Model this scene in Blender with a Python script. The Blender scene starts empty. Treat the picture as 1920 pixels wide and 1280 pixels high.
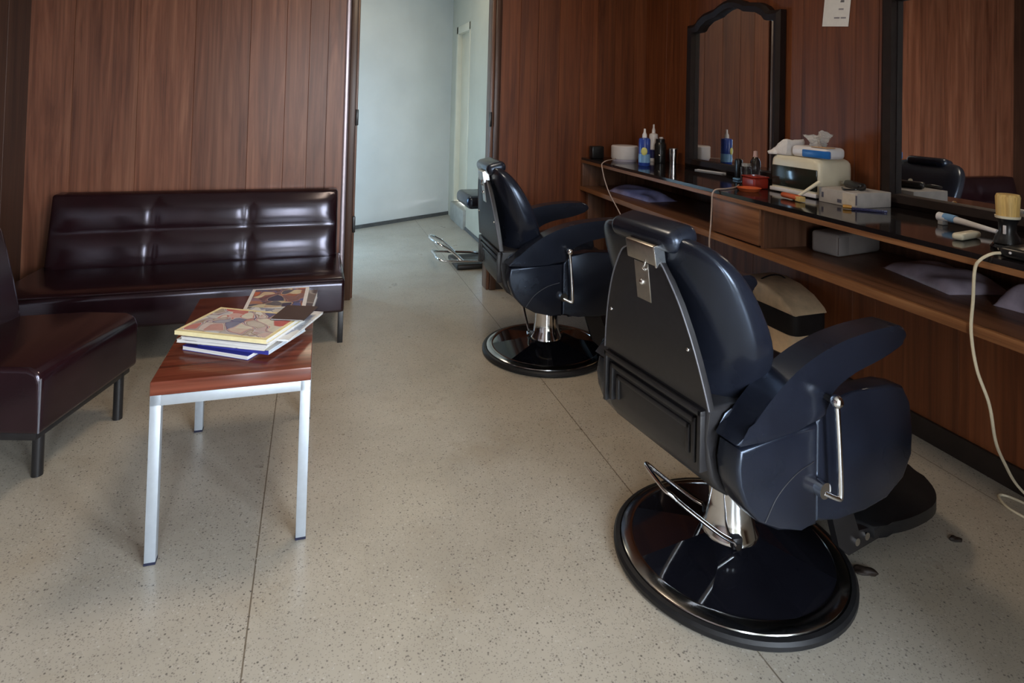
import bpy, bmesh, math, random
from mathutils import Vector, Matrix, Euler
random.seed(7)
PI = math.pi
scn = bpy.context.scene
COL = scn.collection
def R(d): return math.radians(d)

# ------------------------------------------------------------------ materials
def new_mat(name):
    m = bpy.data.materials.new(name); m.use_nodes = True
    nt = m.node_tree
    b = nt.nodes['Principled BSDF']
    return m, nt, b
def setp(b, **k):
    names = {'col': 'Base Color', 'rough': 'Roughness', 'metal': 'Metallic', 'spec': 'Specular IOR Level',
             'trans': 'Transmission Weight', 'ior': 'IOR', 'coat': 'Coat Weight', 'coatr': 'Coat Roughness', 'sheen': 'Sheen Weight'}
    for a, v in k.items():
        if a == 'col' and len(v) == 3: v = (*v, 1)
        b.inputs[names[a]].default_value = v
def node(nt, typ, **k):
    n = nt.nodes.new(typ)
    for a, v in k.items(): setattr(n, a, v)
    return n
def coords(nt, scale=(1, 1, 1), loc=(0, 0, 0), rot=(0, 0, 0)):
    t = node(nt, 'ShaderNodeTexCoord'); mp = node(nt, 'ShaderNodeMapping')
    mp.inputs['Scale'].default_value = scale; mp.inputs['Location'].default_value = loc; mp.inputs['Rotation'].default_value = rot
    nt.links.new(t.outputs['Object'], mp.inputs['Vector'])
    return mp.outputs['Vector']
def noise(nt, vec, scale, detail=4, rough=.55, dist=0):
    n = node(nt, 'ShaderNodeTexNoise')
    n.inputs['Scale'].default_value = scale; n.inputs['Detail'].default_value = detail
    n.inputs['Roughness'].default_value = rough; n.inputs['Distortion'].default_value = dist
    nt.links.new(vec, n.inputs['Vector'])
    return n.outputs['Fac']
def ramp(nt, fac, stops, interp='LINEAR'):
    r = node(nt, 'ShaderNodeValToRGB'); r.color_ramp.interpolation = interp
    e = r.color_ramp.elements
    while len(e) < len(stops): e.new(.5)
    for i, (p, c) in enumerate(stops):
        e[i].position = p; e[i].color = (*c, 1) if len(c) == 3 else c
    nt.links.new(fac, r.inputs['Fac'])
    return r.outputs['Color']
def mix(nt, fac, a, b, mode='MIX'):
    n = node(nt, 'ShaderNodeMix', data_type='RGBA', blend_type=mode)
    if isinstance(fac, (int, float)): n.inputs[0].default_value = fac
    else: nt.links.new(fac, n.inputs[0])
    for i, v in ((6, a), (7, b)):
        if isinstance(v, tuple): n.inputs[i].default_value = (*v, 1) if len(v) == 3 else v
        else: nt.links.new(v, n.inputs[i])
    return n.outputs[2]
def math_n(nt, op, a, b=None):
    n = node(nt, 'ShaderNodeMath', operation=op)
    for i, v in ((0, a), (1, b)):
        if v is None: continue
        if isinstance(v, (int, float)): n.inputs[i].default_value = v
        else: nt.links.new(v, n.inputs[i])
    return n.outputs[0]
def bump(nt, b, h, strength=.2, dist=.002):
    n = node(nt, 'ShaderNodeBump'); n.inputs['Strength'].default_value = strength; n.inputs['Distance'].default_value = dist
    nt.links.new(h, n.inputs['Height']); nt.links.new(n.outputs['Normal'], b.inputs['Normal'])

def mat_plain(name, col, rough=.5, metal=0, spec=.5, var=.08, scale=30, bmp=0, coat=0, coatr=.1):
    m, nt, b = new_mat(name); setp(b, rough=rough, metal=metal, spec=spec, coat=coat, coatr=coatr)
    v = coords(nt); f = noise(nt, v, scale)
    lo = tuple(c*(1-var) for c in col); hi = tuple(min(1, c*(1+var)) for c in col)
    nt.links.new(ramp(nt, f, [(.3, lo), (.7, hi)]), b.inputs['Base Color'])
    if bmp: bump(nt, b, noise(nt, v, scale*8), bmp, .001)
    return m
def mat_wood(name, dark, mid, light, rough=.42, axis='Z', scale=1.0, spec=.5, plank=True):
    # long grain along one axis, with soft flame figure
    m, nt, b = new_mat(name); setp(b, rough=rough, spec=spec)
    s = {'Z': (9, 9, .55), 'Y': (9, .55, 9), 'X': (.55, 9, 9)}[axis]
    s2 = {'Z': (60, 60, 1.2), 'Y': (60, 1.2, 60), 'X': (1.2, 60, 60)}[axis]
    v = coords(nt, tuple(c*scale for c in s)); v2 = coords(nt, tuple(c*scale for c in s2))
    a = node(nt, 'ShaderNodeAttribute', attribute_name='plank')
    ad = node(nt, 'ShaderNodeVectorMath', operation='ADD')
    sc = node(nt, 'ShaderNodeVectorMath', operation='SCALE'); sc.inputs['Scale'].default_value = 37.0
    nt.links.new(a.outputs['Color'], sc.inputs[0])
    nt.links.new(v, ad.inputs[0]); nt.links.new(sc.outputs[0], ad.inputs[1])
    f1 = noise(nt, ad.outputs[0], 1.6, 5, .6, 1.2)
    f2 = noise(nt, v2, 1.0, 3, .6, .3)
    c1 = ramp(nt, f1, [(.3, dark), (.48, mid), (.7, light)])
    c2 = ramp(nt, f2, [(.35, (.62, .58, .56)), (.6, (1, 1, 1))])
    c = mix(nt, .8, c1, c2, 'MULTIPLY')
    if plank:
        t = ramp(nt, a.outputs['Fac'], [(0, (.82, .80, .79)), (1, (1.08, 1.05, 1.03))])
        c = mix(nt, 1.0, c, t, 'MULTIPLY')
    nt.links.new(c, b.inputs['Base Color'])
    bump(nt, b, f2, .06, .001)
    return m
def mat_leather(name, col, rough=.33, scale=260, strength=.12, spec=.5):
    m, nt, b = new_mat(name); setp(b, rough=rough, spec=spec)
    v = coords(nt)
    f = noise(nt, v, 9, 4)
    nt.links.new(ramp(nt, f, [(.3, tuple(c*.8 for c in col)), (.7, tuple(c*1.2 for c in col))]), b.inputs['Base Color'])
    vo = node(nt, 'ShaderNodeTexVoronoi'); vo.inputs['Scale'].default_value = scale
    nt.links.new(v, vo.inputs['Vector'])
    h = mix(nt, .25, vo.outputs['Distance'], noise(nt, v, 30, 2))
    bump(nt, b, h, strength, .0015)
    r = ramp(nt, noise(nt, v, 6, 3), [(.3, (rough*.85,)*3), (.7, (rough*1.2,)*3)])
    nt.links.new(r, b.inputs['Roughness'])
    return m
def mat_floor():
    m, nt, b = new_mat('speckled_vinyl_tile'); setp(b, spec=.5)
    v = coords(nt)
    base = ramp(nt, noise(nt, v, 2.2, 4, .6), [(.3, (.375, .335, .272)), (.7, (.475, .43, .358))])
    # tan wear patches
    w = ramp(nt, noise(nt, coords(nt, loc=(3, 1, 0)), 3.2, 5, .65), [(.55, (0, 0, 0)), (.75, (1, 1, 1))])
    base = mix(nt, math_n(nt, 'MULTIPLY', w, .45), base, (.33, .26, .18))
    # tile to tile tint
    br = node(nt, 'ShaderNodeTexBrick', offset=0, squash=1)
    br.inputs['Scale'].default_value = 1; br.inputs['Brick Width'].default_value = .2863; br.inputs['Row Height'].default_value = .2863
    br.inputs['Mortar Size'].default_value = .0009; br.inputs['Mortar Smooth'].default_value = .3
    br.inputs['Color1'].default_value = (.97, .97, .97, 1); br.inputs['Color2'].default_value = (1.02, 1.015, 1.0, 1); br.inputs['Mortar'].default_value = (.93, .92, .90, 1)
    nt.links.new(coords(nt, loc=(.115, .10, 0)), br.inputs['Vector'])
    base = mix(nt, 1.0, base, br.outputs['Color'], 'MULTIPLY')
    # the open joints: every fourth one is wide and dirty
    br2 = node(nt, 'ShaderNodeTexBrick', offset=0, squash=1)
    br2.inputs['Scale'].default_value = 1; br2.inputs['Brick Width'].default_value = 1.1452; br2.inputs['Row Height'].default_value = 40
    br2.inputs['Mortar Size'].default_value = .0022; br2.inputs['Mortar Smooth'].default_value = .2
    br2.inputs['Color1'].default_value = (1, 1, 1, 1); br2.inputs['Color2'].default_value = (1, 1, 1, 1); br2.inputs['Mortar'].default_value = (.42, .38, .34, 1)
    nt.links.new(coords(nt, loc=(.115, 17, 0)), br2.inputs['Vector'])
    base = mix(nt, 1.0, base, br2.outputs['Color'], 'MULTIPLY')
    # chips
    for sc, lo, hi, c, k in ((52, .10, .17, (.06, .052, .045), .8), (85, .14, .26, (.11, .095, .08), .75), (130, .16, .30, (.17, .15, .13), .6), (70, .12, .25, (.62, .60, .55), .35), (210, .2, .38, (.18, .16, .135), .6)):
        vo = node(nt, 'ShaderNodeTexVoronoi'); vo.inputs['Scale'].default_value = sc
        mv = coords(nt, loc=(sc, 2*sc, 0)); nt.links.new(mv, vo.inputs['Vector'])
        d = ramp(nt, vo.outputs['Distance'], [(lo, (1, 1, 1)), (hi, (0, 0, 0))])
        sel = ramp(nt, vo.outputs['Color'], [(.50, (0, 0, 0)), (.52, (1, 1, 1))])
        f = math_n(nt, 'MULTIPLY', math_n(nt, 'MULTIPLY', d, sel), k)
        base = mix(nt, f, base, c)
    nt.links.new(base, b.inputs['Base Color'])
    rr = ramp(nt, noise(nt, v, 5, 5, .6), [(.3, (.26,)*3), (.7, (.40,)*3)])
    nt.links.new(rr, b.inputs['Roughness'])
    bump(nt, b, noise(nt, v, 12, 3), .04, .002)
    return m
def mat_cover(name, pal, scale=11, seed=0, rough=.3):
    m, nt, b = new_mat(name); setp(b, rough=rough)
    v = coords(nt, loc=(seed, seed*1.7, 0))
    vo = node(nt, 'ShaderNodeTexVoronoi', feature='SMOOTH_F1'); vo.inputs['Scale'].default_value = scale; vo.inputs['Smoothness'].default_value = .35
    n = node(nt, 'ShaderNodeTexNoise'); n.inputs['Scale'].default_value = 8
    nt.links.new(v, n.inputs['Vector'])
    vv = mix(nt, .07, v, n.outputs['Color']); nt.links.new(vv, vo.inputs['Vector'])
    sp = node(nt, 'ShaderNodeSeparateColor'); nt.links.new(vo.outputs['Color'], sp.inputs[0])
    st = [(i/len(pal), c) for i, c in enumerate(pal)]
    c = ramp(nt, sp.outputs[0], st)
    c = mix(nt, .25, c, ramp(nt, noise(nt, v, 40, 3), [(.3, (.6, .6, .6)), (.7, (1.2, 1.2, 1.2))]), 'MULTIPLY')
    nt.links.new(c, b.inputs['Base Color'])
    return m
def mat_pages(name, col):
    m, nt, b = new_mat(name); setp(b, rough=.7)
    f = noise(nt, coords(nt, (3, 3, 900)), 1.0, 2)
    nt.links.new(ramp(nt, f, [(.35, tuple(c*.72 for c in col)), (.6, col)]), b.inputs['Base Color'])
    return m
def mat_glass(name, col, rough=.02, ior=1.45):
    m, nt, b = new_mat(name); setp(b, col=col, rough=rough, trans=1.0, ior=ior)
    return m

M = {}
M['panel'] = mat_wood('teak_wall_panel', (.125, .040, .019), (.215, .082, .044), (.30, .133, .077), .34)
M['panel_red'] = mat_wood('red_brown_wall_panel', (.120, .032, .009), (.185, .053, .016), (.24, .078, .026), .50)
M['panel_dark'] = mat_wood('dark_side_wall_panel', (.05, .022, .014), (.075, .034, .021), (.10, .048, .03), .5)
M['frame'] = mat_wood('dark_door_frame_wood', (.035, .015, .009), (.06, .026, .015), (.085, .04, .024), .35, plank=False)
M['jamb'] = mat_wood('mid_brown_jamb_wood', (.10, .045, .028), (.15, .072, .045), (.2, .10, .066), .3, plank=False)
M['edge_trim'] = mat_plain('polished_trim_strip', (.55, .49, .56), .22, .5, .5, .06, 20)
M['counter_wood'] = mat_wood('counter_edge_wood', (.17, .070, .028), (.27, .115, .046), (.36, .17, .075), .42, 'Y', plank=False)
M['shelf_wood'] = mat_wood('shelf_board_wood', (.10, .045, .025), (.16, .072, .038), (.21, .10, .055), .38, 'Y', plank=False)
M['drawer_wood'] = mat_wood('drawer_front_wood', (.12, .048, .022), (.20, .083, .038), (.28, .125, .06), .4, 'Y', .8, plank=False)
M['end_wood'] = mat_wood('end_panel_wood', (.10, .045, .025), (.16, .075, .042), (.22, .11, .065), .45, 'Z', plank=False)
M['counter_top'] = mat_plain('black_gloss_counter', (.012, .010, .011), .08, 0, .5, .3, 12)
M['mirror'] = new_mat('mirror_glass')[0]
b = M['mirror'].node_tree.nodes['Principled BSDF']; setp(b, col=(.80, .80, .80), rough=.015, metal=1)
nt = M['mirror'].node_tree
nt.links.new(ramp(nt, noise(nt, coords(nt), 3, 3), [(.3, (.78, .78, .78)), (.7, (.84, .84, .83))]), b.inputs['Base Color'])
M['mirror_frame'] = mat_plain('near_black_mirror_frame', (.014, .007, .006), .55, 0, .3, .25, 20)
M['floor'] = mat_floor()
M['white_wall'] = mat_plain('off_white_plaster', (.74, .75, .73), .6, 0, .4, .04, 3, .03)
M['cream_wall'] = mat_plain('cream_plaster', (.50, .47, .375), .6, 0, .4, .05, 3, .03)
M['cream_door'] = mat_plain('cream_gloss_paint', (.66, .60, .46), .4, 0, .5, .05, 4)
M['ceiling'] = mat_plain('white_ceiling_paint', (.72, .70, .66), .8, 0, .3, .03, 3)
M['skirting'] = mat_plain('dark_skirting', (.02, .013, .010), .5, 0, .4, .2, 20)
M['grey_skirting'] = mat_plain('grey_skirting', (.10, .10, .10), .5, 0, .4, .2, 20)
M['maroon'] = mat_leather('maroon_leatherette', (.0135, .0045, .0062), .17, 240, .04, .7)
M['vinyl'] = mat_leather('black_vinyl', (.0105, .0125, .0205), .24, 330, .05, .72)
for k_, tint in (('vinyl', (.66, .79, 1.0, 1)), ('maroon', (.86, .84, 1.0, 1))):
    M[k_].node_tree.nodes['Principled BSDF'].inputs['Specular Tint'].default_value = tint
M['shell'] = mat_plain('black_moulded_plastic', (.017, .016, .018), .42, 0, .5, .15, 60, .05)
M['piping'] = mat_plain('grey_seam_and_highlight', (.12, .12, .14), .3, 0, .6, .1, 60)  # lounge chair seam, and the back plate's edge highlight put into grey
M['blackgloss'] = mat_plain('black_enamel', (.006, .006, .009), .07, 0, .55, .2, 10, 0, .6, .04)
M['rubber'] = mat_plain('black_rubber', (.010, .010, .011), .45, 0, .4, .2, 40)
M['chrome'] = mat_plain('chrome', (.80, .81, .83), .09, 1, .5, .03, 20)
M['darkchrome'] = mat_plain('dark_chrome_band', (.50, .50, .50), .16, 1, .5, .05, 20)
M['steel'] = mat_plain('brushed_steel_plate', (.46, .43, .39), .34, 1, .5, .08, 60)
M['blackmetal'] = mat_plain('black_painted_metal', (.012, .011, .012), .35, 0, .5, .2, 30)
M['tabletop'] = mat_wood('red_rosewood_table', (.085, .018, .010), (.150, .036, .019), (.215, .062, .034), .22, 'X', 1.1, plank=False)
M['alu'] = mat_plain('satin_aluminium', (.50, .55, .61), .38, .55, .5, .04, 40)
M['footcap'] = mat_plain('dark_blue_foot_cap', (.012, .014, .035), .5, 0, .4, .2, 40)
M['paper'] = mat_plain('white_paper', (.78, .77, .75), .7, 0, .3, .03, 40)
M['ink'] = mat_plain('grey_print', (.28, .27, .30), .7, 0, .3, .2, 200)
M['pages'] = mat_pages('page_edges', (.80, .79, .76))
M['pages_blue'] = mat_pages('pale_blue_page_edges', (.62, .70, .78))
M['yellow'] = mat_plain('pale_yellow_cover', (.80, .70, .40), .35, 0, .5, .08, 30)
M['blue_cover'] = mat_plain('royal_blue_cover', (.045, .05, .30), .3, 0, .5, .1, 30)
M['white_cover'] = mat_plain('white_gloss_cover', (.74, .74, .75), .3, 0, .5, .05, 30)
M['brown_cover'] = mat_plain('dark_brown_cover', (.055, .038, .036), .35, 0, .5, .1, 30)
M['art_a'] = mat_cover('magazine_picture_red', [(.66, .66, .63), (.45, .12, .10), (.70, .70, .68), (.28, .17, .08), (.60, .63, .68), (.48, .26, .22), (.10, .12, .26), (.72, .71, .66), (.50, .09, .09), (.66, .64, .55)], 24, 3)
M['art_b'] = mat_cover('magazine_picture_pale', [(.66, .66, .64), (.72, .72, .70), (.10, .09, .09), (.62, .55, .35), (.70, .70, .72)], 14, 5)
M['art_c'] = mat_cover('magazine_picture_orange', [(.50, .14, .07), (.06, .06, .10), (.42, .20, .14), (.08, .12, .30), (.10, .07, .07), (.46, .17, .10), (.60, .56, .40), (.05, .06, .12)], 26, 9)
M['art_d'] = mat_cover('magazine_picture_dark', [(.10, .09, .12), (.07, .06, .07), (.35, .33, .32), (.12, .10, .10)], 10, 12)
M['art_e'] = mat_cover('magazine_text_page', [(.72, .74, .77), (.66, .70, .76), (.74, .74, .72), (.22, .27, .42), (.76, .76, .74)], 30, 15)
M['blue_plastic'] = mat_plain('blue_bottle_plastic', (.03, .075, .38), .28, 0, .5, .2, 12)
M['navy_plastic'] = mat_plain('navy_label', (.015, .018, .10), .35, 0, .5, .2, 20)
M['pale_blue'] = mat_plain('pale_blue_label', (.20, .40, .68), .35, 0, .5, .15, 18)
M['yellow_label'] = mat_plain('yellow_label', (.72, .70, .22), .4, 0, .5, .1, 20)
M['white_plastic'] = mat_plain('white_plastic', (.76, .74, .76), .35, 0, .5, .04, 20)
M['lilac_plastic'] = mat_plain('pale_lilac_plastic', (.60, .57, .70), .3, 0, .5, .06, 20)
M['cream_plastic'] = mat_plain('cream_plastic', (.74, .68, .52), .33, 0, .5, .05, 12)
M['grey_plastic'] = mat_plain('grey_plastic', (.30, .29, .28), .4, 0, .5, .1, 20)
M['black_plastic'] = mat_plain('black_plastic', (.012, .012, .013), .3, 0, .5, .2, 30)
M['smoked'] = mat_plain('smoked_window', (.022, .024, .018), .12, 0, .5, .2, 12)
M['red_plastic'] = mat_plain('dark_red_plastic', (.28, .022, .012), .3, 0, .5, .15, 18)
M['orange_plastic'] = mat_plain('orange_red_plastic', (.55, .11, .035), .3, 0, .5, .15, 18)
M['tissue'] = mat_plain('white_tissue', (.82, .81, .80), .85, 0, .2, .03, 50)
M['towel'] = mat_plain('white_towel', (.76, .74, .74), .9, 0, .2, .06, 90, .3)
M['tissue_blue'] = mat_plain('blue_tissue_wrap', (.02, .15, .50), .3, 0, .5, .08, 20)
M['tissue_pink'] = mat_plain('peach_print', (.62, .38, .20), .4, 0, .5, .15, 20)
M['card'] = mat_plain('pale_grey_cardboard', (.45, .42, .40), .7, 0, .3, .1, 25)
M['card_print'] = mat_plain('slate_print', (.10, .10, .14), .6, 0, .3, .2, 40)
M['card_pale'] = mat_plain('cream_print', (.58, .52, .44), .6, 0, .3, .1, 40)
M['brass'] = mat_plain('orange_brass_tip', (.55, .28, .06), .35, .3, .5, .1, 20)
M['bristle'] = mat_wood('tan_bristles', (.58, .35, .11), (.74, .50, .17), (.82, .60, .26), .7, 'Z', 4, plank=False)
M['cord'] = mat_plain('cream_cable', (.66, .58, .42), .45, 0, .5, .06, 30)
M['cord_pink'] = mat_plain('beige_cable', (.50, .38, .32), .45, 0, .5, .06, 30)
M['film'] = mat_plain('mauve_plastic_film', (.42, .36, .43), .28, 0, .6, .25, 14, .2)
M['film_blue'] = mat_plain('blue_plastic_film', (.26, .26, .46), .28, 0, .6, .3, 14, .2)
M['wrap_grey'] = mat_plain('grey_wrapped_paper', (.30, .27, .255), .55, 0, .4, .1, 10)
M['bag'] = mat_plain('tan_bag_leather', (.66, .48, .30), .55, 0, .4, .22, 14, .2)
M['bag_strap'] = mat_plain('black_strap', (.012, .010, .010), .6, 0, .3, .2, 30)
M['hair'] = mat_plain('cut_dark_hair', (.02, .012, .008), .6, 0, .4, .3, 90)
M['clear'] = mat_glass('clear_bottle', (.82, .80, .80))
M['pink_cap'] = mat_plain('pink_cap', (.62, .40, .36), .4, 0, .5, .1, 20)
M['stone'] = mat_plain('grey_stone_step', (.35, .34, .30), .6, 0, .4, .12, 15)

# ------------------------------------------------------------------ helpers
def obj(name, bm, mat, parent=None, smooth=True, loc=None, rot=None, angle=38, mods=None):
    bmesh.ops.recalc_face_normals(bm, faces=bm.faces[:])
    me = bpy.data.meshes.new(name)
    if smooth:
        for f in bm.faces: f.smooth = True
        for e in bm.edges:
            if len(e.link_faces) == 2 and e.calc_face_angle(0) > R(angle): e.smooth = False
    bm.to_mesh(me); bm.free()
    me.materials.append(M[mat])
    o = bpy.data.objects.new(name, me); COL.objects.link(o)
    if parent: o.parent = parent
    if loc is not None: o.location = loc
    if rot is not None: o.rotation_euler = rot
    return o
def tag(o, label, cat, group=None):
    o['label'] = label; o['category'] = cat
    if group: o['group'] = group
    return o
def thing(name, label, cat, loc=(0, 0, 0), rz=0, group=None):
    o = bpy.data.objects.new(name, None); COL.objects.link(o)
    o.location = loc; o.rotation_euler = (0, 0, rz); o.empty_display_size = .05
    return tag(o, label, cat, group)
def struct(o):
    o['kind'] = 'structure'; return o
def dup(root, loc, rz, label, group=None):
    r = root.copy(); COL.objects.link(r); r.location = loc; r.rotation_euler = (0, 0, rz); r['label'] = label
    if group: r['group'] = group
    for ch in list(root.children):
        c = ch.copy(); COL.objects.link(c); c.parent = r
        for g in list(ch.children):
            d = g.copy(); COL.objects.link(d); d.parent = c
    return r
def NB(): return bmesh.new()
def box(bm, c, s, bev=0, seg=2, rot=None):
    g = bmesh.ops.create_cube(bm, size=1); vs = g['verts']
    bmesh.ops.scale(bm, vec=s, verts=vs)
    if bev:
        es = list({e for v in vs for e in v.link_edges})
        r = bmesh.ops.bevel(bm, geom=es, offset=bev, segments=seg, profile=.5, affect='EDGES')
        vs = list({v for f in r['faces'] for v in f.verts} | {v for v in vs if v.is_valid})
    if rot: bmesh.ops.rotate(bm, cent=(0, 0, 0), matrix=Euler(rot).to_matrix(), verts=vs)
    bmesh.ops.translate(bm, vec=c, verts=vs)
    return bm
def bx(x0, x1, y0, y1, z0, z1, bev=0, seg=2):
    return box(NB(), ((x0+x1)/2, (y0+y1)/2, (z0+z1)/2), (x1-x0, y1-y0, z1-z0), bev, seg)
def addbx(bm, x0, x1, y0, y1, z0, z1, bev=0, seg=2):
    return box(bm, ((x0+x1)/2, (y0+y1)/2, (z0+z1)/2), (x1-x0, y1-y0, z1-z0), bev, seg)
def prism(bm, pts, a0, a1, axis='y', bev=0, seg=2, shear=None):
    """closed 2-D outline extruded along an axis; bev rounds the rims"""
    def P(p, a):
        if axis == 'y': return (p[0], a, p[1])
        if axis == 'x': return (a + (shear(p) if shear else 0), p[0], p[1])
        return (p[0], p[1], a)
    v0 = [bm.verts.new(P(p, a0)) for p in pts]; v1 = [bm.verts.new(P(p, a1)) for p in pts]
    n = len(pts)
    f0 = bm.faces.new(v0); f1 = bm.faces.new(list(reversed(v1)))
    for i in range(n): bm.faces.new((v0[i], v1[i], v1[(i+1) % n], v0[(i+1) % n]))
    if bev:
        es = list(f0.edges)+list(f1.edges)
        bmesh.ops.bevel(bm, geom=es, offset=bev, segments=seg, profile=.5, affect='EDGES', clamp_overlap=True)
    return bm
def lathe(bm, prof, seg=40, c=(0, 0, 0)):
    rings = []
    for r, z in prof:
        if r < 1e-5: rings.append([bm.verts.new((c[0], c[1], c[2]+z))])
        else: rings.append([bm.verts.new((c[0]+r*math.cos(2*PI*i/seg), c[1]+r*math.sin(2*PI*i/seg), c[2]+z)) for i in range(seg)])
    for a, b in zip(rings, rings[1:]):
        for i in range(seg):
            j = (i+1) % seg
            if len(a) == 1 and len(b) == 1: continue
            if len(a) == 1: bm.faces.new((a[0], b[i], b[j]))
            elif len(b) == 1: bm.faces.new((a[i], b[0], a[j]))
            else: bm.faces.new((a[i], b[i], b[j], a[j]))
    for rg in (rings[0], rings[-1]):
        if len(rg) > 1: bm.faces.new(rg)
    return bm
def smooth_path(pts, n=8, closed=False):
    P = [Vector(p) for p in pts]; out = []
    N = len(P)
    rng = range(N if closed else N-1)
    for i in rng:
        p0 = P[(i-1) % N] if closed or i > 0 else P[0]*2-P[1]
        p1 = P[i]; p2 = P[(i+1) % N]
        p3 = P[(i+2) % N] if closed or i+2 < N else P[-1]*2-P[-2]
        for k in range(n):
            t = k/n
            out.append(.5*((2*p1)+(-p0+p2)*t+(2*p0-5*p1+4*p2-p3)*t*t+(-p0+3*p1-3*p2+p3)*t**3))
    if not closed: out.append(P[-1])
    return out
def tube(bm, pts, r, seg=10, closed=False, smooth=8):
    P = smooth_path(pts, smooth, closed) if smooth else [Vector(p) for p in pts]
    N = len(P); rings = []
    up = Vector((0, 0, 1)); prev = None
    for i in range(N):
        t = (P[(i+1) % N]-P[i-1]) if closed else (P[min(i+1, N-1)]-P[max(i-1, 0)])
        t.normalize()
        if prev is None:
            a = t.orthogonal().normalized()
        else:
            a = prev-t*prev.dot(t)
            a = a.normalized() if a.length > 1e-6 else t.orthogonal().normalized()
        prev = a; b = t.cross(a)
        rr = r(i/(N-1)) if callable(r) else r
        rings.append([bm.verts.new(P[i]+(a*math.cos(2*PI*k/seg)+b*math.sin(2*PI*k/seg))*rr) for k in range(seg)])
    M_ = N if closed else N-1
    for i in range(M_):
        A, B = rings[i], rings[(i+1) % N]
        off = 0
        if closed and i == N-1:      # match the seam
            best = min(range(seg), key=lambda o: (A[0].co-B[o].co).length); off = best
        for k in range(seg):
            bm.faces.new((A[k], A[(k+1) % seg], B[(k+1+off) % seg], B[(k+off) % seg]))
    if not closed:
        bm.faces.new(rings[0]); bm.faces.new(list(reversed(rings[-1])))
    return bm
def sphere(bm, c, r, s=(1, 1, 1), seg=16):
    g = bmesh.ops.create_uvsphere(bm, u_segments=seg, v_segments=seg//2, radius=r)
    bmesh.ops.scale(bm, vec=s, verts=g['verts']); bmesh.ops.translate(bm, vec=c, verts=g['verts'])
    return bm
def cyl(bm, a, b, r, seg=20, r2=None):
    a = Vector(a); b = Vector(b)
    g = bmesh.ops.create_cone(bm, cap_ends=True, segments=seg, radius1=r, radius2=r if r2 is None else r2, depth=(b-a).length)
    q = Vector((0, 0, 1)).rotation_difference((b-a).normalized())
    bmesh.ops.rotate(bm, cent=(0, 0, 0), matrix=q.to_matrix(), verts=g['verts'])
    bmesh.ops.translate(bm, vec=(a+b)/2, verts=g['verts'])
    return bm
def loft(bm, rings):
    V = [[bm.verts.new(p) for p in r] for r in rings]
    n = len(V[0])
    for a, b in zip(V, V[1:]):
        for i in range(n): bm.faces.new((a[i], a[(i+1) % n], b[(i+1) % n], b[i]))
    bm.faces.new(list(reversed(V[0]))); bm.faces.new(V[-1])
    return bm
def planks(u0, u1, grooves, h, gw=.0032, depth=.003, plane='y', base=0, back=.1, sign=-1):
    """a wall face of planks with cut grooves; plane 'y': face looks towards -Y at y=base, u runs along X"""
    bm = NB(); lay = bm.loops.layers.float_color.new('plank')
    def P(u, d, z): return (u, base+d*-sign, z) if plane == 'y' else (base+d*-sign, u, z)
    cuts = [u0]+sorted(grooves)+[u1]
    prof = []
    for i in range(len(cuts)-1):
        a = cuts[i]+(gw/2 if i else 0); b = cuts[i+1]-(gw/2 if i < len(cuts)-2 else 0)
        prof.append((a, 0, i)); prof.append((b, 0, i))
        if i < len(cuts)-2: prof.append((cuts[i+1], depth, i))
    vals = [random.random() for _ in cuts]
    for (a, da, i), (b, db, j) in zip(prof, prof[1:]):
        f = bm.faces.new([bm.verts.new(P(a, da, 0)), bm.verts.new(P(b, db, 0)), bm.verts.new(P(b, db, h)), bm.verts.new(P(a, da, h))])
        for l in f.loops: l[lay] = (vals[i],)*3+(1,)
    # body behind the face
    q = [(u0, 0), (u1, 0), (u1, back), (u0, back)]
    def F(l):
        f = bm.faces.new([bm.verts.new(P(*p)) for p in l])
        for lp in f.loops: lp[lay] = (.5, .5, .5, 1)
    F([(u0, back, 0), (u1, back, 0), (u1, back, h), (u0, back, h)])
    F([(u0, 0, 0), (u0, back, 0), (u0, back, h), (u0, 0, h)]); F([(u1, 0, 0), (u1, back, 0), (u1, back, h), (u1, 0, h)])
    F([(u0, 0, h), (u1, 0, h), (u1, back, h), (u0, back, h)]); F([(u0, 0, 0), (u1, 0, 0), (u1, back, 0), (u0, back, 0)])
    bmesh.ops.remove_doubles(bm, verts=bm.verts[:], dist=1e-5)
    return bm

# ------------------------------------------------------------------ camera
F_, PY_ = 1171.24, 159.33
yaw, pitch, roll = R(17.4715), R(1.282), R(1.44424)
cy, sy = math.cos(yaw), math.sin(yaw)
f0 = Vector((sy, cy, 0)); r0 = Vector((cy, -sy, 0)); u0 = Vector((0, 0, 1))
fw = f0*math.cos(pitch)+u0*math.sin(pitch); up = u0*math.cos(pitch)-f0*math.sin(pitch)
rt = r0*math.cos(roll)+up*math.sin(roll); up2 = up*math.cos(roll)-r0*math.sin(roll)
cam = bpy.data.cameras.new('camera'); co = bpy.data.objects.new('camera', cam); COL.objects.link(co)
mw = Matrix.Identity(4)
for i in range(3):
    mw[i][0] = rt[i]; mw[i][1] = up2[i]; mw[i][2] = -fw[i]
mw[2][3] = 1.28
co.matrix_world = mw
cam.sensor_fit = 'HORIZONTAL'; cam.sensor_width = 36; cam.lens = F_/1920*36
cam.shift_y = -(640-PY_)/1920; cam.clip_start = .05
scn.camera = co

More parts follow.
